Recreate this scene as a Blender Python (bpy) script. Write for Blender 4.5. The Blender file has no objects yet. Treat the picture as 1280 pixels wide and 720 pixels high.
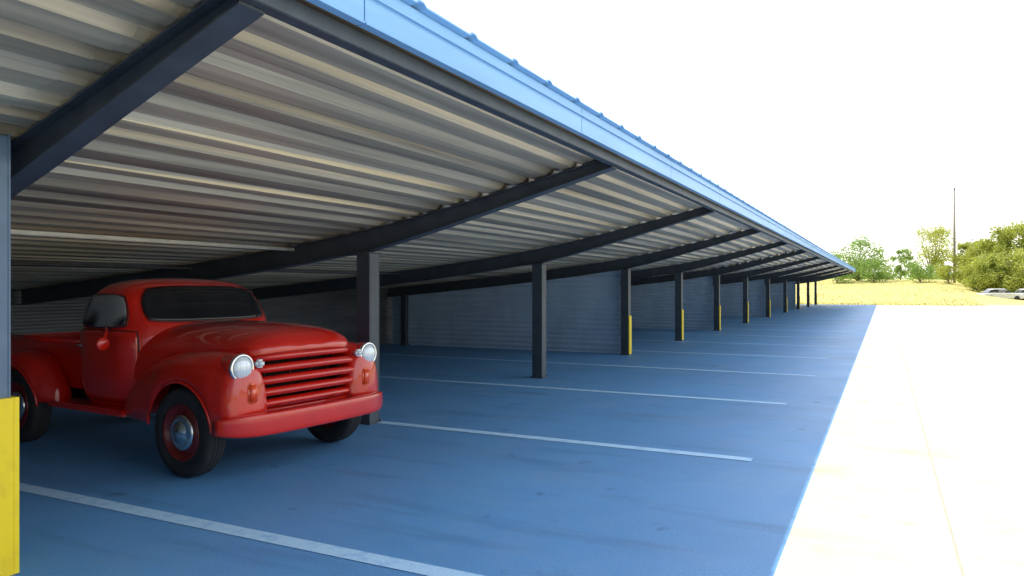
import bpy, bmesh, math, random
from mathutils import Vector, Matrix
random.seed(7)
scene = bpy.context.scene
col = scene.collection
R = math.radians

# ---------------------------------------------------------------- materials
def new_mat(name):
    m = bpy.data.materials.new(name); m.use_nodes = True
    nt = m.node_tree
    return m, nt, nt.nodes["Principled BSDF"]

def mat(name, c, rough=0.6, metal=0.0, c2=None, scale=5.0, stretch=(1,1,1), bump=0.0, bscale=None,
        coat=0.0, spec=0.5, detail=6, lo=0.35, hi=0.65, trans=0.0):
    m, nt, b = new_mat(name)
    b.inputs["Roughness"].default_value = rough
    b.inputs["Metallic"].default_value = metal
    b.inputs["Specular IOR Level"].default_value = spec
    b.inputs["Coat Weight"].default_value = coat
    b.inputs["Coat Roughness"].default_value = 0.04
    b.inputs["Base Color"].default_value = (*c, 1)
    if c2 is None:
        c2 = tuple(x*0.8 for x in c)
    tc = nt.nodes.new("ShaderNodeTexCoord")
    mp = nt.nodes.new("ShaderNodeMapping"); mp.inputs["Scale"].default_value = stretch
    nt.links.new(tc.outputs["Object"], mp.inputs["Vector"])
    n = nt.nodes.new("ShaderNodeTexNoise"); n.inputs["Scale"].default_value = scale
    n.inputs["Detail"].default_value = detail; n.inputs["Roughness"].default_value = 0.62
    nt.links.new(mp.outputs[0], n.inputs["Vector"])
    cr = nt.nodes.new("ShaderNodeValToRGB")
    cr.color_ramp.elements[0].position = lo; cr.color_ramp.elements[1].position = hi
    cr.color_ramp.elements[0].color = (*c2, 1); cr.color_ramp.elements[1].color = (*c, 1)
    nt.links.new(n.outputs["Fac"], cr.inputs["Fac"])
    nt.links.new(cr.outputs["Color"], b.inputs["Base Color"])
    if bump > 0:
        n2 = nt.nodes.new("ShaderNodeTexNoise"); n2.inputs["Scale"].default_value = bscale or scale*6
        n2.inputs["Detail"].default_value = 5
        nt.links.new(mp.outputs[0], n2.inputs["Vector"])
        bp = nt.nodes.new("ShaderNodeBump"); bp.inputs["Strength"].default_value = bump
        bp.inputs["Distance"].default_value = 0.02
        nt.links.new(n2.outputs["Fac"], bp.inputs["Height"])
        nt.links.new(bp.outputs["Normal"], b.inputs["Normal"])
    return m

def ground_mat(name, c, c2, stain, rough, fine_amt=0.25, stain_pos=0.62, dust=0.2):
    m, nt, b = new_mat(name)
    N = nt.nodes; L = nt.links
    b.inputs["Roughness"].default_value = rough
    tc = N.new("ShaderNodeTexCoord")
    def noise(s, d=5, r=0.6, vec=None):
        n = N.new("ShaderNodeTexNoise"); n.inputs["Scale"].default_value = s
        n.inputs["Detail"].default_value = d; n.inputs["Roughness"].default_value = r
        L.new(vec or tc.outputs["Object"], n.inputs["Vector"]); return n
    def ramp(src, p0, p1, c0, c1):
        r = N.new("ShaderNodeValToRGB"); e = r.color_ramp.elements
        e[0].position = p0; e[1].position = p1; e[0].color = (*c0, 1); e[1].color = (*c1, 1)
        L.new(src, r.inputs["Fac"]); return r
    def mixc(a, bb, fac, mode='MIX', f=None):
        x = N.new("ShaderNodeMix"); x.data_type = 'RGBA'; x.blend_type = mode
        if f is not None: L.new(f, x.inputs[0])
        else: x.inputs[0].default_value = fac
        L.new(a, x.inputs[6]); L.new(bb, x.inputs[7]); return x
    big = ramp(noise(0.22, 6, 0.65).outputs["Fac"], 0.32, 0.68, c2, c)
    fine = ramp(noise(55, 3, 0.7).outputs["Fac"], 0.3, 0.7, (1-fine_amt,)*3, (1,1,1))
    m1 = mixc(big.outputs[0], fine.outputs[0], 1.0, 'MULTIPLY')
    st = ramp(noise(0.9, 7, 0.7).outputs["Fac"], stain_pos, stain_pos+0.16, (1,1,1), stain)
    m2 = mixc(m1.outputs[2], st.outputs[0], 1.0, 'MULTIPLY')
    mp = N.new("ShaderNodeMapping"); mp.inputs["Scale"].default_value = (0.35, 2.2, 1)
    L.new(tc.outputs["Object"], mp.inputs["Vector"])
    sp = ramp(noise(1.3, 5, 0.6, mp.outputs[0]).outputs["Fac"], 0.54, 0.74, (1,1,1), tuple(0.3+0.7*s for s in stain))
    m3 = mixc(m2.outputs[2], sp.outputs[0], 1.0, 'MULTIPLY')
    dr = ramp(noise(2.6, 3, 0.5).outputs["Fac"], 0.68, 0.76, (1,1,1), tuple(0.85*s for s in stain))
    m4 = mixc(m3.outputs[2], dr.outputs[0], 1.0, 'MULTIPLY')
    du = ramp(noise(0.6, 9, 0.75).outputs["Fac"], 0.50, 0.72, (0,0,0), (dust,dust,dust))
    gr = N.new("ShaderNodeRGB"); gr.outputs[0].default_value = (0.42,0.45,0.50,1)
    m5 = mixc(m4.outputs[2], gr.outputs[0], 0, 'MIX', du.outputs[0])
    L.new(m5.outputs[2], b.inputs["Base Color"])
    bp = N.new("ShaderNodeBump"); bp.inputs["Strength"].default_value = 0.35; bp.inputs["Distance"].default_value = 0.01
    L.new(noise(90, 4, 0.7).outputs["Fac"], bp.inputs["Height"]); L.new(bp.outputs["Normal"], b.inputs["Normal"])
    rr = N.new("ShaderNodeMapRange"); rr.inputs[3].default_value = rough-0.13; rr.inputs[4].default_value = rough+0.12
    L.new(noise(1.1, 5).outputs["Fac"], rr.inputs[0]); L.new(rr.outputs[0], b.inputs["Roughness"])
    return m

M = {}
M['shade_paving'] = ground_mat("shade_blue_paving", (0.13,0.40,0.80), (0.12,0.31,0.61), (0.62,0.62,0.66), 0.50, dust=0.16)  # blue of the roof's shade is put into this paving colour
M['concrete'] = ground_mat("pale_concrete", (0.60,0.575,0.485), (0.53,0.505,0.415), (0.84,0.79,0.70), 0.8, 0.12, 0.54, dust=0.1)
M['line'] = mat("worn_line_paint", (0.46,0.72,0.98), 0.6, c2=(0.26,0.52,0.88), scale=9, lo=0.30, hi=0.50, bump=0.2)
M['grass'] = mat("dry_grass", (0.62,0.53,0.18), 0.95, c2=(0.46,0.42,0.14), scale=0.12, bump=0.6, bscale=3, detail=10)
M['joint'] = mat("joint_filler", (0.46,0.42,0.32), 0.9, c2=(0.40,0.36,0.27))
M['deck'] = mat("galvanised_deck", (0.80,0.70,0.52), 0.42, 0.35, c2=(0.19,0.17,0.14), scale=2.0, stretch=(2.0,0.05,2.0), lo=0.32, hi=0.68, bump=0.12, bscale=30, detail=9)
M['steel'] = mat("slate_grey_steel", (0.062,0.080,0.104), 0.5, c2=(0.042,0.055,0.074), scale=4, bump=0.08)
M['steel3'] = mat("pale_blue_steel", (0.13,0.20,0.30), 0.5, c2=(0.10,0.155,0.24), scale=4, bump=0.08)
M['steel2'] = mat("dark_steel", (0.05,0.055,0.07), 0.5, c2=(0.03,0.034,0.045), scale=4)
M['yellow'] = mat("yellow_safety_paint", (0.95,0.70,0.01), 0.5, c2=(0.78,0.54,0.02), scale=3, bump=0.1, lo=0.3, hi=0.5)
M['fascia'] = mat("blue_roof_trim", (0.22,0.48,0.84), 0.38, c2=(0.16,0.38,0.72), scale=1.2, stretch=(1,0.3,3))
M['panel'] = mat("pale_blue_wall_metal", (0.56,0.72,0.90), 0.5, c2=(0.44,0.58,0.76), scale=1.5, stretch=(1,1,0.4), bump=0.05)
M['back'] = mat("dull_wall_metal", (0.11,0.12,0.135), 0.55, c2=(0.06,0.068,0.08), scale=1.5, stretch=(1,0.3,2))
M['conduit'] = mat("white_conduit", (0.85,0.82,0.72), 0.5)
M['red'] = mat("red_car_paint", (0.70,0.014,0.003), 0.34, 0.0, c2=(0.56,0.009,0.003), scale=1.6, coat=1.0, spec=0.3)
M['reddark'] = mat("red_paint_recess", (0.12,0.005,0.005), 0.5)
M['rimred'] = mat("dark_red_rim", (0.20,0.010,0.008), 0.35, coat=0.5)
M['rubber'] = mat("tyre_rubber", (0.018,0.018,0.020), 0.75, c2=(0.03,0.03,0.03), scale=8, bump=0.2)
M['black'] = mat("underbody_black", (0.012,0.012,0.014), 0.8)
M['chrome'] = mat("chrome_metal", (0.85,0.86,0.88), 0.16, 1.0, c2=(0.7,0.7,0.72), scale=6)
M['glass'] = mat("dark_window_glass", (0.012,0.014,0.018), 0.07, 0.0, c2=(0.02,0.022,0.026), scale=1, spec=0.4)
M['glass2'] = mat("painted_reflection_glass", (0.24,0.25,0.26), 0.12, 0.0, c2=(0.02,0.022,0.026), scale=1.6, lo=0.48, hi=0.56, spec=0.6, detail=1)  # pale patches in the colour imitate a reflection and a lighter interior
M['lens'] = mat("headlight_lens", (0.86,0.92,0.96), 0.08, 0.1, c2=(0.62,0.70,0.78), scale=14, stretch=(1,6,0.5), coat=1.0)
M['amber'] = mat("amber_lens", (0.95,0.11,0.012), 0.15, c2=(0.75,0.05,0.01), scale=14, coat=1.0)
M['bark'] = mat("tree_bark", (0.14,0.10,0.07), 0.9, c2=(0.08,0.06,0.04), scale=4, bump=0.4)
M['wood'] = mat("weathered_pole_wood", (0.36,0.33,0.30), 0.9, c2=(0.26,0.23,0.2), scale=3)
M['white'] = mat("white_paint", (0.78,0.78,0.76), 0.4, c2=(0.7,0.7,0.68), scale=2)

def leaf_mat(name, c, c2):
    m = mat(name, c, 0.6, c2=c2, scale=0.9, lo=0.35, hi=0.65)
    nt = m.node_tree; b = nt.nodes["Principled BSDF"]
    tr = nt.nodes.new("ShaderNodeBsdfTranslucent"); mx = nt.nodes.new("ShaderNodeMixShader")
    tr.inputs["Color"].default_value = (c[0]*1.9, c[1]*1.8, c[2]*1.3, 1)
    mx.inputs[0].default_value = 0.45
    nt.links.new(b.outputs[0], mx.inputs[1]); nt.links.new(tr.outputs[0], mx.inputs[2])
    nt.links.new(mx.outputs[0], nt.nodes["Material Output"].inputs["Surface"])
    return m
M['leaf'] = leaf_mat("green_leaves", (0.22,0.33,0.10), (0.12,0.20,0.06))
M['leaf2'] = leaf_mat("yellow_green_leaves", (0.36,0.40,0.10), (0.18,0.23,0.055))

# ---------------------------------------------------------------- helpers
def add(name, me, m=None, parent=None, smooth=False, angle=None):
    o = bpy.data.objects.new(name, me); col.objects.link(o)
    if m is not None: me.materials.append(m)
    if parent is not None: o.parent = parent
    if smooth:
        for p in me.polygons: p.use_smooth = True
    return o
def mesh(name, v, f, m=None, parent=None, smooth=False):
    me = bpy.data.meshes.new(name); me.from_pydata([tuple(x) for x in v], [], f); me.update()
    bm = bmesh.new(); bm.from_mesh(me); bmesh.ops.recalc_face_normals(bm, faces=bm.faces); bm.to_mesh(me); bm.free()
    return add(name, me, m, parent, smooth)
def empty(name, loc=(0,0,0), parent=None, rz=0):
    o = bpy.data.objects.new(name, None); col.objects.link(o); o.location = loc; o.rotation_euler = (0,0,rz)
    o.empty_display_size = 0.3
    if parent is not None: o.parent = parent
    return o
def box(name, c, s, m, parent=None, bevel=0.01, seg=2):
    bm = bmesh.new(); bmesh.ops.create_cube(bm, size=1.0)
    for v in bm.verts: v.co = Vector((v.co.x*s[0]+c[0], v.co.y*s[1]+c[1], v.co.z*s[2]+c[2]))
    if bevel > 0: bmesh.ops.bevel(bm, geom=bm.edges[:], offset=min(bevel, min(s)*0.45), segments=seg, affect='EDGES')
    me = bpy.data.meshes.new(name); bm.to_mesh(me); bm.free()
    return add(name, me, m, parent)
def joined_boxes(name, lst, m, parent=None, bevel=0.004):
    bm = bmesh.new()
    for c, s in lst:
        r = bmesh.ops.create_cube(bm, size=1.0)
        for v in r['verts']: v.co = Vector((v.co.x*s[0]+c[0], v.co.y*s[1]+c[1], v.co.z*s[2]+c[2]))
    if bevel: bmesh.ops.bevel(bm, geom=bm.edges[:], offset=bevel, segments=1, affect='EDGES')
    me = bpy.data.meshes.new(name); bm.to_mesh(me); bm.free()
    return add(name, me, m, parent)
def mod_solid(o, t, off=-1):
    md = o.modifiers.new("s", 'SOLIDIFY'); md.thickness = t; md.offset = off
def mod_bevel(o, w, seg=2):
    md = o.modifiers.new("b", 'BEVEL'); md.width = w; md.segments = seg; md.limit_method = 'ANGLE'
def interp(tab, x):
    if x <= tab[0][0]: return list(tab[0][1:])
    if x >= tab[-1][0]: return list(tab[-1][1:])
    for i in range(len(tab)-1):
        if tab[i][0] <= x <= tab[i+1][0]: break
    p1, p2 = tab[i], tab[i+1]; h = p2[0]-p1[0]; t = (x-p1[0])/h
    out = []
    for k in range(1, len(p1)):
        d = (p2[k]-p1[k])/h
        dl = (p1[k]-tab[i-1][k])/(p1[0]-tab[i-1][0]) if i > 0 else d
        dr = (tab[i+2][k]-p2[k])/(tab[i+2][0]-p2[0]) if i+2 < len(tab) else d
        m1 = 0 if d*dl <= 0 else 2*d*dl/(d+dl); m2 = 0 if d*dr <= 0 else 2*d*dr/(d+dr)
        if i == 0: m1 = d
        if i+2 >= len(tab): m2 = d
        t2, t3 = t*t, t*t*t
        out.append((2*t3-3*t2+1)*p1[k]+(t3-2*t2+t)*h*m1+(-2*t3+3*t2)*p2[k]+(t3-t2)*h*m2)
    return out
def spow(v, e): return math.copysign(abs(v)**e, v)
def grid_faces(nu, nv, wrapv=False):
    f = []
    for i in range(nu-1):
        for j in range(nv-1 if not wrapv else nv):
            j2 = (j+1) % nv
            f.append((i*nv+j, (i+1)*nv+j, (i+1)*nv+j2, i*nv+j2))
    return f
def revolve(name, prof, m, parent=None, axis='Y', seg=40, smooth=True, caps=True):
    v = []
    for (r, h) in prof:
        for k in range(seg):
            a = 2*math.pi*k/seg
            v.append((r*math.cos(a), h, r*math.sin(a)) if axis == 'Y' else
                     ((h, r*math.cos(a), r*math.sin(a)) if axis == 'X' else (r*math.cos(a), r*math.sin(a), h)))
    f = grid_faces(len(prof), seg, True)
    if caps:
        f.append(tuple(range(seg))); n = (len(prof)-1)*seg; f.append(tuple(range(n, n+seg)))
    o = mesh(name, v, f, m, parent, smooth)
    return o
def tube(name, pts, rad, m, parent=None, seg=10, sy=1.0):
    bm = bmesh.new(); rings = []
    for i, p in enumerate(pts):
        p = Vector(p); a = Vector(pts[max(i-1,0)]); b = Vector(pts[min(i+1,len(pts)-1)])
        t = (b-a).normalized(); up = Vector((0,0,1)) if abs(t.z) < 0.95 else Vector((1,0,0))
        s = t.cross(up).normalized(); u = s.cross(t).normalized()
        rr = rad[i] if isinstance(rad, (list, tuple)) else rad
        rings.append([bm.verts.new(p+s*math.cos(2*math.pi*k/seg)*rr*sy+u*math.sin(2*math.pi*k/seg)*rr) for k in range(seg)])
    for i in range(len(rings)-1):
        for k in range(seg):
            bm.faces.new((rings[i][k], rings[i][(k+1)%seg], rings[i+1][(k+1)%seg], rings[i+1][k]))
    bm.faces.new(rings[0][::-1]); bm.faces.new(rings[-1])
    bmesh.ops.recalc_face_normals(bm, faces=bm.faces)
    me = bpy.data.meshes.new(name); bm.to_mesh(me); bm.free()
    return add(name, me, m, parent, True)

# ---------------------------------------------------------------- camera
F = 925.0; CH = 1.7; YAW = math.atan(465/925)
sa, ca = math.sin(YAW), math.cos(YAW)
def W(px, d):
    r = (px-640)/F*d
    return (-sa*d+ca*r, ca*d+sa*r)
cam = bpy.data.cameras.new("camera"); camo = bpy.data.objects.new("camera", cam); col.objects.link(camo)
camo.location = (0,0,CH); camo.rotation_euler = (R(90), 0, YAW)
cam.sensor_width = 36; cam.lens = F/1280*36; cam.clip_end = 5000; cam.clip_start = 0.05; cam.shift_y = -2/1280
scene.camera = camo
scene.view_settings.view_transform = 'Standard'; scene.view_settings.look = 'None'; scene.view_settings.exposure = 0

# ---------------------------------------------------------------- light
ldir = Vector((1.775, 0.50, -3.36)).normalized()
sd = -ldir
elev = math.asin(sd.z); az = math.atan2(sd.x, sd.y)
sl = bpy.data.lights.new("sun", 'SUN'); sl.energy = 5.0; sl.angle = R(0.5); sl.color = (1.0, 0.95, 0.86)
so = bpy.data.objects.new("sun", sl); col.objects.link(so); so.rotation_euler = ldir.to_track_quat('-Z', 'Y').to_euler()
w = bpy.data.worlds.new("World"); scene.world = w; w.use_nodes = True
nt = w.node_tree; N = nt.nodes; L = nt.links
bg = N["Background"]; out = N["World Output"]
sky = N.new("ShaderNodeTexSky"); sky.sky_type = 'NISHITA'; sky.sun_disc = False
sky.sun_elevation = elev; sky.sun_rotation = az; sky.air_density = 1.4; sky.dust_density = 2.0; sky.ozone_density = 3
L.new(sky.outputs[0], bg.inputs["Color"]); bg.inputs["Strength"].default_value = 0.14
tc = N.new("ShaderNodeTexCoord")
dp = N.new("ShaderNodeVectorMath"); dp.operation = 'DOT_PRODUCT'
hz = Vector((0.62, 0.74, 0.2)).normalized(); dp.inputs[1].default_value = hz
L.new(tc.outputs["Generated"], dp.inputs[0])
mr = N.new("ShaderNodeMapRange"); mr.interpolation_type = 'SMOOTHSTEP'
mr.inputs[1].default_value = 0.0; mr.inputs[2].default_value = 0.6
L.new(dp.outputs["Value"], mr.inputs[0])
mix = N.new("ShaderNodeMix"); mix.data_type = 'RGBA'; L.new(mr.outputs[0], mix.inputs[0])
mix.inputs[6].default_value = (0,0,0,1); mix.inputs[7].default_value = (0.99,0.98,0.94,1)
bg2 = N.new("ShaderNodeBackground"); L.new(mix.outputs[2], bg2.inputs["Color"]); bg2.inputs["Strength"].default_value = 1.6
ad = N.new("ShaderNodeAddShader"); L.new(bg.outputs[0], ad.inputs[0]); L.new(bg2.outputs[0], ad.inputs[1])
L.new(ad.outputs[0], out.inputs["Surface"])

# ---------------------------------------------------------------- ground
def sstep(t): t = max(0, min(1, t)); return t*t*(3-2*t)
YE = 75.5
def hgt(x, y):
    a = sstep((y-YE-1.5)/60.0)*2.9
    k = 1-sstep((x-7)/9.0)*(1-sstep((y-122)/40))
    n = 0.10*math.sin(x*0.21+1)*math.sin(y*0.13)+0.06*math.sin(x*0.63+y*0.4)
    return a*k + n*sstep((y-YE-3)/15)*k
xs = [-900,-500,-250,-120,-70,-50]+[ -40+2.0*i for i in range(61)]+[90,110,150,260,500,900]
ys = [-300,-60,0,40,YE]+[YE+1.5+2*i for i in range(45)]+[175,195,230,300,500,900,2500]
v = [(x, y, -0.012+hgt(x, y)) for x in xs for y in ys]
g = mesh("ground", v, grid_faces(len(xs), len(ys)), M['grass'], None, True); g["kind"] = "structure"
XS = -0.58  # paving colour changes here, following the roof's shadow edge
def sheet(name, x0, x1, y0, y1, z, m):
    o = mesh(name, [(x0,y0,z),(x1,y0,z),(x1,y1,z),(x0,y1,z)], [(0,1,2,3)], m); o["kind"] = "structure"; return o
sheet("parking_lot", -13.3, XS, -40, YE, 0.0, M['shade_paving'])
o = mesh("driveway", [(XS,-40,0),(16,-40,0),(16,60,0),(45,66,0),(45,122,0),(9.5,122,0),(9.5,YE+6,0),(6,YE,0),(XS,YE,0)], [tuple(range(9))], M['concrete']); o["kind"] = "structure"
sheet("pavement_joint", 0.41, 0.422, -20, YE, 0.004, M['joint'])
for k, y in enumerate([-2+6.2*i for i in range(13)]): sheet("pavement_joint", 0.422, 16, y, y+0.010, 0.004, M['joint'])
for k in range(-1, 19):
    y = 3.73+3.8*k
    o = sheet("parking_line", -11.5, -1.2+0.06*math.sin(k*2.3), y-0.075, y+0.075, 0.004, M['line'])

# ---------------------------------------------------------------- carport
carport = empty("carport", (-5.75, 35, 0))
carport["label"] = "long open steel carport with sloping ribbed metal roof"; carport["category"] = "carport"
off = Vector((5.75, -35, 0))
def cp(o):
    o.parent = carport; o.location = o.location+off; return o
RT = [(-13.2,1.62),(-8.2,2.08),(-5.75,2.40),(-2.38,3.10)]
def zr(x): return interp(RT, x)[0]
Y0, Y1 = -24.0, YE  # roof runs on unseen behind the camera, lengthened to cut light
CY = [7.44, 12.57, 17.74, 23.1, 29.0, 35.6, 43.0, 51.0, 59.2, 67.3, 75.0]
px = []
x = -13.2
rr_ = random.Random(3)
while x < -2.45:
    wv_ = rr_.choice([0.22, 0.24, 0.26, 0.30, 0.34]); dd_ = rr_.uniform(0.042, 0.062)
    for dx, dz in ((0,0),(0.46*wv_,0),(0.60*wv_,dd_),(0.86*wv_,dd_)):
        if x+dx < -2.42: px.append((x+dx, dz))
    x += wv_
px.append((-2.42, 0))
segs = [Y0, -18, -13, -8, -3, 2.36]+CY[:-1]+[Y1]
v = []; f = []
for s in range(len(segs)-1):
    dzs = 0.006*(s % 2); b = len(v); jx = random.uniform(-0.025, 0.025)
    jl = [random.uniform(-0.010, 0.010) for _ in px]; jr = [random.uniform(-0.010, 0.010) for _ in px]
    for i, (xx, dz) in enumerate(px):
        v.append((xx+jx+jl[i], segs[s]-0.03, zr(xx)+dz+dzs)); v.append((xx+jx+jr[i], segs[s+1]+0.03, zr(xx)+dz+dzs))
    for i in range(len(px)-1): f.append((b+2*i, b+2*i+1, b+2*i+3, b+2*i+2))
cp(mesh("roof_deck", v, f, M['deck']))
v = []; yy = Y0
prof = []
while yy < Y1:
    for dy, dz in ((0,0),(0.46,0),(0.49,0.020),(0.54,0.020),(0.57,0)):
        prof.append((yy+dy, dz))
    yy += 0.60
xt = [-13.3,-10.5,-8.2,-6.8,-5.75,-4.5,-3.4,-2.34]
for (yv, dz) in prof:
    for xx in xt: v.append((xx, yv, zr(xx)+0.20+dz))
o = mesh("roof_sheet", v, grid_faces(len(prof), len(xt)), M['fascia']); mod_solid(o, 0.012); cp(o)
yy = 3.05-9.15-18.3
while yy < Y1:
    e = min(yy+3.05, Y1+0.02)
    o = joined_boxes("fascia", [((-2.385,(max(yy,Y0)+e)/2,3.165),(0.012,e-max(yy,Y0)-0.008,0.22)),
                    ((-2.37,(max(yy,Y0)+e)/2,3.200),(0.022,e-max(yy,Y0)-0.008,0.012)),
                    ((-2.40,(max(yy,Y0)+e)/2,3.05),(0.06,e-max(yy,Y0)-0.008,0.012))], M['fascia'], None, 0.002)
    cp(o); yy += 3.05
o = joined_boxes("eave_channel", [((-2.48,(Y0+Y1)/2,3.005),(0.012,Y1-Y0,0.08)),((-2.52,(Y0+Y1)/2,2.966),(0.08,Y1-Y0,0.01)),((-2.52,(Y0+Y1)/2,3.042),(0.08,Y1-Y0,0.01))], M['steel'], None, 0); cp(o)
for yv in (Y0-0.005, Y1+0.005):
    v = []
    for xx in xt: v += [(xx, yv, zr(xx)-0.06), (xx, yv, zr(xx)+0.23)]
    o = mesh("end_trim", v, [(2*i,2*i+1,2*i+3,2*i+2) for i in range(len(xt)-1)], M['fascia']); mod_solid(o, 0.01); cp(o)

def rafter(yc, tipx=-2.53, yaw=None):
    xsb = [-13.0,-11,-9.5,-8.2,-7,-6.2,-5.75,-5.2,-4.6,-4,-3.3,tipx]
    dep = lambda x: (0.25 if x < -5.75 else 0.12+0.15*((tipx-x)/(tipx+5.75)))
    ry = (lambda x: yc) if yaw is None else (lambda x: yc+yaw*(tipx-x))
    bm = bmesh.new()
    def strip(y0, y1, top, bot):
        rings = []
        for x in xsb:
            zt = top(x); zb = bot(x)
            rings.append([bm.verts.new((x, ry(x)+a, b)) for a, b in ((y0,zb),(y1,zb),(y1,zt),(y0,zt))])
        for i in range(len(rings)-1):
            for k in range(4): bm.faces.new((rings[i][k], rings[i][(k+1)%4], rings[i+1][(k+1)%4], rings[i+1][k]))
        bm.faces.new(rings[0]); bm.faces.new(rings[-1][::-1])
    T = lambda x: zr(x)-0.004
    strip(-0.006, 0.006, lambda x: T(x)-0.012, lambda x: T(x)-dep(x)+0.012)
    strip(-0.075, 0.075, T, lambda x: T(x)-0.012)
    strip(-0.075, 0.075, lambda x: T(x)-dep(x)+0.012, lambda x: T(x)-dep(x))
    bmesh.ops.recalc_face_normals(bm, faces=bm.faces)
    me = bpy.data.meshes.new("rafter"); bm.to_mesh(me); bm.free()
    return add("rafter", me, M['steel'])
def column(x, y, top, guard=None, painted=False, wd=0.20):
    h = wd/2
    lst = [((0,-h+0.008,top/2),(wd,0.016,top)),((0,h-0.008,top/2),(wd,0.016,top)),
           ((0,0,top/2),(0.014,wd-0.034,top-0.002)),
           ((0,0,0.010),(wd+0.04,wd+0.04,0.02)),
           ((h-0.006,0,top/2),(0.012,wd-0.034,top-0.03))]
    if not painted: lst.append(((0,0,top-0.006),(wd+0.04,wd+0.04,0.012)))
    for a in (-1,1):
        for b in (-1,1): lst.append(((a*(h+0.008),b*(h+0.008),0.03),(0.018,0.018,0.024)))
    o = joined_boxes("column", lst, M['steel3'] if painted else M['steel'], None, 0.003); o.location = (x, y, 0); cp(o)
    if guard:
        z0 = 0.022
        if painted:
            t = 0.03
            gl = [((0,-h-t/2,z0+guard/2),(wd+2*t,t,guard)),((0,h+t/2,z0+guard/2),(wd+2*t,t,guard)),((h+t/2,0,z0+guard/2),(t,wd-0.002,guard)),((-h-t/2,0,z0+guard/2),(t,wd-0.002,guard))]
            joined_boxes("column_guard", gl, M['yellow'], o, 0.001)
        else:
            box("column_guard", (h+0.016,-0.01,z0+guard/2), (0.030,0.18,guard), M['yellow'], o, 0.004)
    return o
bx = -5.75
cp(rafter(2.44, yaw=0.13))
column(-4.67, 2.44, zr(-4.67)-0.01, guard=1.03, painted=True, wd=0.22)
for k, y in enumerate(CY):
    cp(rafter(y)); column(bx, y, zr(bx)-0.27-0.004, guard=(0.95 if k >= 2 else None))
    if k >= 2: column(-12.4, y, zr(-12.4)-0.26, wd=0.16)
for k in range(2, 6): cp(rafter(7.44-5.15*k)); column(bx, 7.44-5.15*k, zr(bx)-0.274)

def corrugated(name, p0, p1, zt0, zt1, m, pitch=0.09, amp=0.012, z0=0.0):
    p0 = Vector((p0[0],p0[1],0)); p1 = Vector((p1[0],p1[1],0)); d = (p1-p0); n = Vector((-d.y,d.x,0)).normalized()
    nz = int(max(zt0, zt1)/(pitch/4))+1; v = []; nu = 9
    for i in range(nu):
        t = i/(nu-1); zt = zt0+(zt1-zt0)*t; q = p0+d*t
        for j in range(nz+1):
            z = min(z0+j*pitch/4, zt)
            a = (0,1,1,0)[j%4]*amp
            v.append(tuple(q+n*a+Vector((0,0,z))))
    o = mesh(name, v, grid_faces(nu, nz+1), m); mod_solid(o, 0.003); return o
cp(corrugated("back_wall", (-13.1,Y1), (-13.1,Y0), 1.80, 1.80, M['back'], 0.12, 0.02))
for y in (-2.8, CY[2]+0.16, CY[4]+0.2, CY[6]+0.2, CY[8]+0.2):  # first wall is unseen, added to darken the truck's near side
    o = corrugated("partition_or_shade_wall", (-12.95,y), (-5.95,y), zr(-12.95)-0.03, zr(-5.95)-0.03, M['panel'], 0.13, 0.028); cp(o)
cx = -6.9; cz = zr(cx)-0.05
cp(tube("conduit", [(cx, Y0+1, cz), (cx, 7.36, cz)], 0.025, M['conduit']))
cp(tube("conduit", [(-8.9, Y0+1, zr(-8.9)-0.05), (-8.9, Y1-2, zr(-8.9)-0.05)], 0.02, M['steel2']))

# ---------------------------------------------------------------- truck
truck = empty("pickup_truck", (-5.66, 5.51, 0), rz=R(-4.5))
truck["label"] = "glossy red vintage pickup truck parked under carport"; truck["category"] = "pickup truck"
AX = 0.17; CS = 0.16
CAB = [(0.50,-2.00,-0.80,0.80),(0.80,-2.00,-0.75,0.89),(1.12,-1.99,-0.74,0.90),(1.30,-1.97,-0.78,0.885),
       (1.42,-1.94,-0.85,0.86),(1.56,-1.89,-0.94,0.825),(1.66,-1.82,-1.03,0.765),(1.73,-1.72,-1.14,0.66),(1.775,-1.60,-1.28,0.44),(1.79,-1.49,-1.40,0.12)]
CAB = [(a, b+CS, c+CS, d) for a, b, c, d in CAB]
def cabp(z, th, off=0.0):
    x0, x1, b = interp(CAB, z); n = 3.8 if z < 1.6 else 3.8-(z-1.6)*5
    e = 2.0/n; xc = (x0+x1)/2; a = (x1-x0)/2+off; b += off
    return Vector((xc+a*spow(math.cos(th), e), b*spow(math.sin(th), e), z+ (off*0.6 if z > 1.6 else 0)))
zs = [0.50+0.05*i for i in range(22)]+[1.58,1.61,1.64,1.67,1.70,1.725,1.745,1.762,1.775,1.785,1.79]
NT = 72
v = [tuple(cabp(z, 2*math.pi*k/NT)) for z in zs for k in range(NT)]
f = grid_faces(len(zs), NT, True); n = (len(zs)-1)*NT; f.append(tuple(range(n, n+NT))); f.append(tuple(range(NT)))
mesh("cab", v, f, M['red'], truck, True)
def cab_patch(name, t0, t1, z0, z1, off, m, parent, k=0.35, thick=0.008, nu=26, nv=14, taper=0.0):
    v = []
    for i in range(nu):
        for j in range(nv):
            s = -1+2*i/(nu-1); t = -1+2*j/(nv-1)
            s2 = s*((1-k)+k*math.sqrt(max(0,1-t*t/2))); t2 = t*((1-k)+k*math.sqrt(max(0,1-s*s/2)))
            s2 *= 1-taper*(t2+1)/2
            th = (t0+t1)/2+(t1-t0)/2*s2; z = (z0+z1)/2+(z1-z0)/2*t2
            v.append(tuple(cabp(z, R(th), off)))
    o = mesh(name, v, grid_faces(nu, nv), m, parent, True); mod_solid(o, thick, 1); return o
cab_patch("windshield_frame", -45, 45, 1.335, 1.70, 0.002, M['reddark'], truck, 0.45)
cab_patch("windshield", -43, 43, 1.35, 1.685, 0.010, M['glass'], truck, 0.45)
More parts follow.
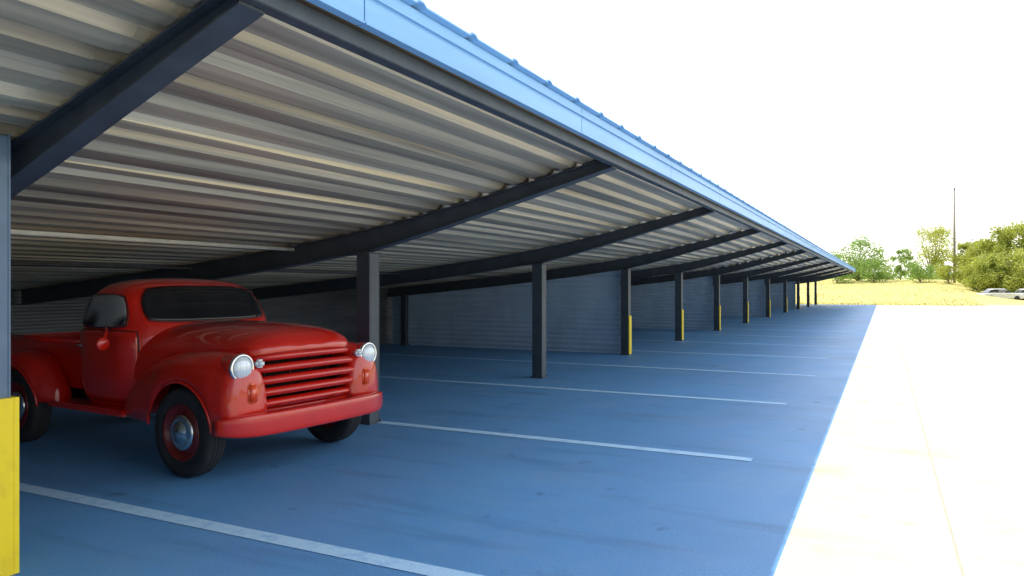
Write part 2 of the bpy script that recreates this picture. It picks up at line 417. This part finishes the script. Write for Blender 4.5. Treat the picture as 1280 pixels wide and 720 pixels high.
cab_patch("rear_window", 158, 202, 1.38, 1.62, 0.006, M['glass'], truck, 0.5)
for sg in (-1, 1):
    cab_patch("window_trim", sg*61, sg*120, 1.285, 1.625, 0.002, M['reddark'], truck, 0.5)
    cab_patch("side_window", sg*64, sg*117, 1.30, 1.61, 0.009, M['glass2'], truck, 0.5)
    cab_patch("door_gap", sg*51, sg*128, 0.55, 1.275, 0.001, M['black'], truck, 0.12, 0.004)
    dr = cab_patch("door", sg*52.5, sg*127, 0.56, 1.265, 0.004, M['red'], truck, 0.12, 0.012)
    hp = cabp(1.10, R(sg*119), 0.03)
    tube("door_handle", [hp+Vector((0,sg*-0.02,0)), hp+Vector((0,sg*0.02,0)), hp+Vector((0.07,sg*0.025,0)), hp+Vector((0.13,sg*0.02,0))], 0.011, M['chrome'], dr)
    mp = cabp(1.27, R(sg*74), 0.0)
    mr_ = tube("mirror_arm", [mp+Vector((-0.24,0,0.05)), mp+Vector((-0.06,sg*0.10,0.0)), mp+Vector((0.10,sg*0.22,-0.10))], 0.014, M['red'], truck)
    me_ = revolve("mirror", [(0.02,-0.03),(0.050,-0.022),(0.062,0.0),(0.056,0.008)], M['red'], truck, 'X', 24)
    me_.location = mp+Vector((0.11,sg*0.23,-0.11))
HD = [(-0.85,0.84,1.325,0.80),(-0.5,0.80,1.340,0.82),(-0.1,0.755,1.345,0.86),(0.22,0.72,1.335,0.93),(0.42,0.69,1.315,1.0),
      (0.56,0.66,1.290,1.045),(0.66,0.62,1.252,1.075),(0.725,0.55,1.205,1.09),(0.76,0.43,1.168,1.10),(0.775,0.24,1.142,1.105)]
NX = 48; NP = 41; v = []
for i in range(NX):
    t = i/(NX-1); x = -0.85+1.625*(1-(1-t)**1.9)
    wv, zt, zb = interp(HD, x)
    for j in range(NP):
        ph = math.pi*j/(NP-1); e = 2/3.1
        cs = math.cos(ph); crease = 0.010*math.exp(-(cs/0.07)**2)
        v.append((x, wv*spow(cs, e), zb+(zt-zb)*abs(math.sin(ph))**e+crease*(1 if x < 0.55 else 0.5)))
f = grid_faces(NX, NP); f.append(tuple((NX-1)*NP+j for j in range(NP)))
mesh("hood", v, f, M['red'], truck, True)
def soft_box(name, c, s, m, lv=2, parent=truck, inset=0.85):
    bm = bmesh.new(); bmesh.ops.create_cube(bm, size=1.0)
    for vv in bm.verts: vv.co = Vector((vv.co.x*s[0]+c[0], vv.co.y*s[1]+c[1], vv.co.z*s[2]+c[2]))
    bmesh.ops.bevel(bm, geom=bm.edges[:], offset=min(s)*0.28, segments=4, affect='EDGES')
    me = bpy.data.meshes.new(name); bm.to_mesh(me); bm.free()
    return add(name, me, m, parent, True)
soft_box("nose_panel", (0.19,0,0.85), (0.62,1.24,0.62), M['red'])
soft_box("front_apron", (0.64,0,0.575), (0.22,1.30,0.10), M['red'])
box("grille_recess", (0.50,0,0.87), (0.05,1.18,0.50), M['black'], truck, 0.02)
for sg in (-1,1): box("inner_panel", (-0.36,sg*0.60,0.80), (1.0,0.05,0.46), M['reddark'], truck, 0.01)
grille = empty("grille", (0,0,0), truck)
for i, (z, hw, fx) in enumerate([(0.655,0.67,0.775),(0.760,0.69,0.800),(0.865,0.68,0.808),(0.970,0.65,0.803),(1.073,0.60,0.790)]):
    pts = []
    for k in range(33):
        y = -hw*math.cos(math.pi*k/32); q = abs(y/hw)
        pts.append((fx-0.08*q**2.2-0.15*q**10, y, z-0.022*q**3))
    rad = [0.039*(1-0.22*abs(pts[k][1]/hw)**6) for k in range(33)]
    tube("grille_bar", pts, rad, M['red'], grille, 14, 1.6)
for y in (-0.40,-0.13,0.13,0.40):
    tube("grille_support", [(0.64-0.10*abs(y/0.6)**2, y, 0.67), (0.62-0.10*abs(y/0.6)**2, y, 1.07)], 0.012, M['reddark'], grille, 8)
FF = [(-0.90,0.80,0.05,0.56),(-0.72,0.79,0.12,0.76),(-0.46,0.775,0.185,0.95),(-0.20,0.76,0.23,1.055),(0.08,0.75,0.248,1.10),
      (0.34,0.748,0.252,1.118),(0.56,0.745,0.25,1.112),(0.71,0.742,0.235,1.07),(0.785,0.735,0.205,0.99),(0.815,0.73,0.15,0.90)]
def archz(x, r, cz_, lo_r, lo_f, ax=0.0):
    q = x-ax
    if abs(q) < r: return max(cz_+math.sqrt(r*r-q*q), lo_f if q > 0 else lo_r)
    return lo_f if q > 0 else lo_r
def fender(name, tab, sg, r, lo_r, lo_f, x_off=0, nx=80, nn=2.8, ax=0.0):
    v = []; xa, xb = tab[0][0], tab[-1][0]
    for i in range(nx):
        t = i/(nx-1); x = xa+(xb-xa)*(0.5-0.5*math.cos(math.pi*t))
        yc, wv, zt = interp(tab, x); zb = min(archz(x, r, 0.40, lo_r, lo_f, ax), zt-0.02)
        for j in range(25):
            ph = math.pi*j/24; e = 2/nn
            v.append((x+x_off, sg*(yc+wv*spow(math.cos(ph), e)), zb+(zt-zb)*abs(math.sin(ph))**e))
    f = grid_faces(nx, 25); f.append(tuple((nx-1)*25+j for j in range(25))); f.append(tuple(range(25)))
    o = mesh(name, v, f, M['red'], truck, True); mod_solid(o, 0.012, -1)
    pts = []
    for k in range(25):
        a = math.pi*k/24
        xx = ax+r*math.cos(a); zz = 0.40+r*math.sin(a)
        if zz < 0.44: zz = 0.44
        yc, wv, zt = interp(tab, xx); pts.append((xx+x_off, sg*(yc+wv-0.004), zz))
    tube("arch_lip", pts, 0.012, M['red'], o, 8)
    return o
RF = [(-0.66,0.80,0.07,0.60),(-0.52,0.81,0.14,0.80),(-0.3,0.82,0.185,0.955),(0,0.825,0.20,1.01),(0.28,0.825,0.19,0.955),(0.48,0.81,0.15,0.82),(0.62,0.79,0.09,0.64)]
RX = -2.70
for sg in (-1,1):
    fender("front_fender", FF, sg, 0.455, 0.46, 0.50, ax=AX)
    fender("rear_fender", RF, sg, 0.45, 0.48, 0.48, RX)
    box("wheel_well", (AX-0.02,sg*0.50,0.72), (1.0,0.06,0.5), M['black'], truck)
    rb = box("running_board", (-1.45,sg*0.80,0.475), (1.35,0.27,0.06), M['red'], truck, 0.02)
def bumper(name, x0, hw, zc, hh, th, m, front=1):
    v = []; nu = 33
    for i in range(nu):
        s = -1+2*i/(nu-1); y = hw*s; x = x0-front*(0.05*s*s+0.17*abs(s)**6)
        endk = 1-0.35*abs(s)**10
        for j in range(32):
            a = 2*math.pi*j/32; e = 2/4.5
            v.append((x+th*spow(math.cos(a), e), y, zc+hh*endk*spow(math.sin(a), e)))
    f = grid_faces(nu, 32, True); f.append(tuple(range(32))); f.append(tuple((nu-1)*32+j for j in range(32)))
    return mesh(name, v, f, m, truck, True)
fb = bumper("front_bumper", 0.95, 1.03, 0.505, 0.098, 0.04, M['red'])
for y in (-0.36, 0.36):
    tube("bumper_bracket", [(0.4,y,0.5),(0.90,y,0.505)], 0.03, M['black'], fb)
bumper("rear_bumper", -4.12, 0.85, 0.52, 0.07, 0.03, M['red'], -1)
for sg in (-1,1):
    hl = empty("headlight", (0.725, sg*0.795, 0.995), truck)
    bw = revolve("headlight_shell", [(0.08,-0.22),(0.108,-0.12),(0.119,0.0),(0.120,0.045)], M['red'], hl, 'X', 36)
    rg = revolve("headlight_ring", [(0.122,0.035),(0.126,0.05),(0.122,0.062),(0.113,0.068),(0.102,0.064)], M['chrome'], hl, 'X', 36, caps=False)
    ln = revolve("headlight_lens", [(0.106,0.058),(0.090,0.076),(0.057,0.091),(0.025,0.098),(0.002,0.099)], M['lens'], hl, 'X', 36)
    pl = soft_box("parking_light", (0.795, sg*0.625, 1.02), (0.07,0.085,0.075), M['lens'])
    ts = soft_box("turn_signal", (0.808, sg*0.715, 0.77), (0.06,0.10,0.18), M['amber'])
    tl = soft_box("tail_light", (-4.01, sg*0.74, 0.85), (0.06,0.09,0.14), M['amber'])
bed = empty("cargo_bed", (0.16,0,0), truck)
for sg in (-1,1):
    box("bed_side", (-3.12,sg*0.665,0.86), (2.04,0.04,0.50), M['red'], bed, 0.01)
    tube("bed_rail", [(-2.08,sg*0.69,1.115),(-4.14,sg*0.69,1.115)], 0.032, M['red'], bed, 12)
box("bed_front", (-2.085,0,0.86), (0.03,1.28,0.50), M['red'], bed, 0.01)
box("tailgate", (-4.15,0,0.86), (0.035,1.28,0.48), M['red'], bed, 0.01)
box("bed_floor", (-3.12,0,0.64), (2.00,1.28,0.04), M['wood'], bed, 0.005)
joined_boxes("chassis", [((-1.7,-0.40,0.50),(4.6,0.08,0.14)),((-1.7,0.40,0.50),(4.6,0.08,0.14)),((AX,0,0.40),(0.10,1.2,0.08)),((RX,0,0.40),(0.12,1.2,0.10)),((-0.25,0,0.62),(0.7,0.6,0.3)),((-1.5,0,0.48),(1.2,1.4,0.03))], M['black'], truck, 0.01)
TY = [(0.235,-0.085),(0.30,-0.102),(0.36,-0.100),(0.388,-0.085),(0.398,-0.06),(0.40,-0.045),(0.392,-0.04),(0.392,-0.034),(0.401,-0.03),(0.402,-0.006),(0.393,-0.004),(0.393,0.004),(0.402,0.006),(0.401,0.03),(0.392,0.034),(0.392,0.04),(0.40,0.045),(0.398,0.06),(0.388,0.085),(0.36,0.100),(0.30,0.102),(0.240,0.085)]
def wheel(x, sg):
    wh = empty("wheel", (x, sg*0.87, 0.402), truck, R(0) if sg > 0 else R(180))
    revolve("tyre", TY, M['rubber'], wh, 'Y', 56, caps=False)
    revolve("rim", [(0.05,-0.06),(0.236,-0.08),(0.236,0.06),(0.256,0.088),(0.250,0.100),(0.232,0.092),(0.218,0.055),(0.198,0.040),(0.178,0.058),(0.15,0.074),(0.12,0.072),(0.05,0.07)], M['rimred'], wh, 'Y', 48)
    revolve("hubcap", [(0.158,0.066),(0.164,0.080),(0.152,0.094),(0.118,0.100),(0.104,0.094),(0.085,0.112),(0.04,0.130),(0.001,0.134)], M['chrome'], wh, 'Y', 40)
for x in (AX, RX):
    for sg in (-1,1): wheel(x, sg)

# ---------------------------------------------------------------- trees
def leaf_tree(name, loc, height, crown_r, trunk_h, label, lm, nclump=16, nleaf=150, leaf=0.28, group=None, squash=0.8, trunk_r=0.16):
    root = empty(name, loc); root["label"] = label; root["category"] = "tree" if "tree" in name else "bush"
    if group: root["group"] = group
    cz = trunk_h+(height-trunk_h)*0.5; rz = (height-trunk_h)*0.5
    tv = []; tf = []
    def limb(p0, p1, r0, r1):
        p0 = Vector(p0); p1 = Vector(p1); d = (p1-p0).normalized(); s = d.cross(Vector((0.3,1,0.2))).normalized(); u = s.cross(d)
        b = len(tv); mid = (p0+p1)/2+Vector((random.uniform(-1,1),random.uniform(-1,1),0))*0.06*(p1-p0).length
        for p, r in ((p0,r0),(mid,(r0+r1)/2),(p1,r1)):
            for k in range(7):
                a = 2*math.pi*k/7; tv.append(tuple(p+s*math.cos(a)*r+u*math.sin(a)*r))
        for i in range(2):
            for k in range(7): tf.append((b+i*7+k, b+i*7+(k+1)%7, b+(i+1)*7+(k+1)%7, b+(i+1)*7+k))
    top = Vector((random.uniform(-.2,.2), random.uniform(-.2,.2), trunk_h+rz*0.6))
    limb((0,0,-0.2), top, trunk_r, trunk_r*0.5)
    lv = []; lf = []
    for c in range(nclump):
        a = random.uniform(0, 2*math.pi); zz = random.uniform(-0.95, 0.9); rr = math.sqrt(max(0.25 if zz < 0 else 0.05,1-zz*zz))*random.uniform(0.25, 0.88)
        cc = Vector((math.cos(a)*rr*crown_r, math.sin(a)*rr*crown_r, cz+zz*rz*0.85))
        st = Vector((0,0,trunk_h*random.uniform(0.55,1.0)))
        limb(st, cc, trunk_r*0.35, 0.015)
        cr_ = crown_r*random.uniform(0.22, 0.42)
        for l in range(nleaf):
            q = Vector((random.gauss(0,1),random.gauss(0,1),random.gauss(0,1)*squash))
            q = q.normalized()*cr_*random.random()**0.45
            q += cc
            if q.z < 0.05: continue
            nn = Vector((random.uniform(-1,1),random.uniform(-1,1),random.uniform(-0.6,1))).normalized()
            s = nn.cross(Vector((0.2,0.5,1))).normalized(); u = nn.cross(s); sz = leaf*random.uniform(0.5,1.2)
            b = len(lv); lv += [tuple(q-s*sz*0.5), tuple(q+u*sz*0.32), tuple(q+s*sz*0.6), tuple(q-u*sz*0.32)]; lf.append((b,b+1,b+2,b+3))
    mesh("trunk", tv, tf, M['bark'], root, True)
    me = bpy.data.meshes.new("crown"); me.from_pydata(lv, [], lf); me.update(); add("crown", me, lm, root)
    return root
def at(px, d):
    x, y = W(px, d); return (x, y, hgt(x, y)-0.05)
def hz_of(py, d): return CH+(358-py)/F*d
def tree_at(name, px, d, topy, wpx, lab, lm, th=0.25, **k):
    p = at(px, d); h = hz_of(topy, d)-p[2]; r = wpx/2/F*d
    return leaf_tree(name, p, h, r, h*th, lab, lm, **k)
tree_at("oak_tree", 1072, 112, 296, 72, "leafy green tree at the far edge of dry grass", M['leaf'], th=0.02, nclump=36, nleaf=190)
tree_at("sapling_tree", 1126, 118, 306, 28, "slim young green tree on dry grass", M['leaf'], th=0.12, nclump=14, nleaf=140, trunk_r=0.09)
tree_at("elm_tree", 1164, 116, 282, 64, "airy light green tree beside wooden pole", M['leaf2'], th=0.15, nclump=34, nleaf=130)
tree_at("bush", 1150, 104, 326, 54, "low leafy bush on dry grass", M['leaf'], th=0.05, nclump=14, nleaf=140, trunk_r=0.05)
tree_at("bush", 1186, 100, 332, 44, "low leafy bush on dry grass", M['leaf2'], th=0.05, nclump=12, nleaf=130, trunk_r=0.05)
tree_at("bush", 1110, 118, 332, 48, "low leafy bush on dry grass", M['leaf'], th=0.05, nclump=12, nleaf=130, trunk_r=0.05)
tree_at("bush", 1092, 106, 322, 46, "low leafy bush on dry grass", M['leaf'], th=0.05, nclump=14, nleaf=140, trunk_r=0.05)
tree_at("bush", 1046, 108, 320, 50, "low green bush behind carport end", M['leaf'], th=0.05, nclump=14, nleaf=140, trunk_r=0.05)
gp = "leafy trees along the edge of the lot"
for px_, d_, ty, wp in ((1216,108,298,50),(1240,100,288,56),(1266,96,272,62),(1232,92,318,60),(1275,90,312,64),(1300,96,268,70),(1345,100,264,80),(1400,104,260,80)):
    tree_at("broadleaf_tree", px_, d_, ty, wp, "dense yellow green tree with low foliage", M['leaf2'], th=0.05, nclump=36, nleaf=230, leaf=0.32, group=gp)
lv = []; lf = []
for i in range(170):
    a = random.uniform(-75, 75); dd = random.uniform(240, 330)
    x = math.sin(R(a))*dd; y = math.cos(R(a))*dd; z0 = hgt(x, y); hh = random.uniform(2, 5); rr = random.uniform(4, 9)
    for l in range(120):
        q = Vector((random.gauss(0,1),random.gauss(0,1),random.gauss(0,1))).normalized()*random.random()**0.4
        p = Vector((x+q.x*rr, y+q.y*rr, z0+hh*0.5+q.z*hh*0.5)); s = Vector((random.uniform(-1,1),random.uniform(-1,1),random.uniform(-1,1))).normalized(); u = s.cross(Vector((0.3,0.2,1))).normalized()
        b = len(lv); lv += [tuple(p-s*.9), tuple(p+u*.6), tuple(p+s*.9), tuple(p-u*.6)]; lf.append((b,b+1,b+2,b+3))
me = bpy.data.meshes.new("far_woodland"); me.from_pydata(lv, [], lf); me.update()
o = add("far_woodland", me, M['leaf']); o["kind"] = "stuff"; o["label"] = "distant belt of green trees along the horizon"; o["category"] = "woodland"
lv = []; lf = []
for i in range(6000):
    y = YE+0.5+ (random.random()**1.6)*50; x = random.uniform(-14, 8+ (y-YE)*0.02)
    z = hgt(x, y)-0.02; h = random.uniform(0.04, 0.14)
    a = random.uniform(0, 3.14); dx, dy = math.cos(a)*0.05, math.sin(a)*0.05; lx, ly = random.uniform(-.1,.1), random.uniform(-.1,.1)
    b = len(lv); lv += [(x-dx,y-dy,z),(x+dx,y+dy,z),(x+lx,y+ly,z+h)]; lf.append((b,b+1,b+2))
me = bpy.data.meshes.new("grass_tufts"); me.from_pydata(lv, [], lf); me.update()
o = add("grass_tufts", me, M['grass']); o["kind"] = "stuff"; o["label"] = "dry yellow grass tufts on the field"; o["category"] = "grass"

p = at(1193, 110); ht = hz_of(237, 110)-p[2]
pole = empty("utility_pole", p); pole["label"] = "tall weathered wooden utility pole behind trees"; pole["category"] = "utility pole"
tube("pole_shaft", [(0,0,-0.2),(0,0,ht*0.5),(0,0,ht)], [0.20,0.17,0.13], M['wood'], pole, 12)
tube("pole_cap", [(0,0,ht),(0,0,ht+0.15),(0,0,ht+0.3)], [0.15,0.12,0.03], M['steel2'], pole, 10)

def far_car(px_, d_, rz, label):
    x, y = W(px_, d_)
    c = empty("parked_car", (x, y, 0.0), rz=rz); c["label"] = label; c["category"] = "car"; c["group"] = "white cars parked beyond the driveway"
    P = [(-2.25,0.35),(-2.3,0.6),(-2.2,0.88),(-1.5,0.95),(1.0,0.95),(1.9,0.85),(2.2,0.7),(2.28,0.4),(2.1,0.28),(-2.1,0.28)]
    def ext(name, P, hw, m, inset=0.1):
        v = []
        for yy, k in ((-hw,0.94),(-hw+inset,1.0),(hw-inset,1.0),(hw,0.94)):
            for (a, b) in P: v.append((a*k, yy, 0.55+(b-0.55)*k if name == "car_body" else 0.95+(b-0.95)*(k)))
        n = len(P); f = [(i*n+j, i*n+(j+1)%n, (i+1)*n+(j+1)%n, (i+1)*n+j) for i in range(3) for j in range(n)]
        f.append(tuple(range(n))); f.append(tuple(3*n+j for j in range(n)))
        o = mesh(name, v, f, m, c, False); mod_bevel(o, 0.05, 3); return o
    ext("car_body", P, 0.88, M['white'])
    ext("car_windows", [(-1.75,0.93),(-1.15,1.36),(0.3,1.38),(1.05,0.93)], 0.76, M['glass2'])
    ext("car_roof", [(-1.2,1.34),(-1.0,1.43),(0.2,1.44),(0.38,1.36)], 0.70, M['white'])
    for xx in (-1.4,1.4):
        for sg in (-1,1):
            o = revolve("car_wheel", [(0.02,-0.1),(0.30,-0.1),(0.32,-0.06),(0.32,0.06),(0.30,0.1),(0.02,0.1)], M['rubber'], c, 'Y', 20); o.location = (xx, sg*0.80, 0.32)
far_car(1250, 86, R(20), "white sedan parked beyond the sunlit driveway")
far_car(1290, 86, R(20), "white sedan parked beyond the sunlit driveway")
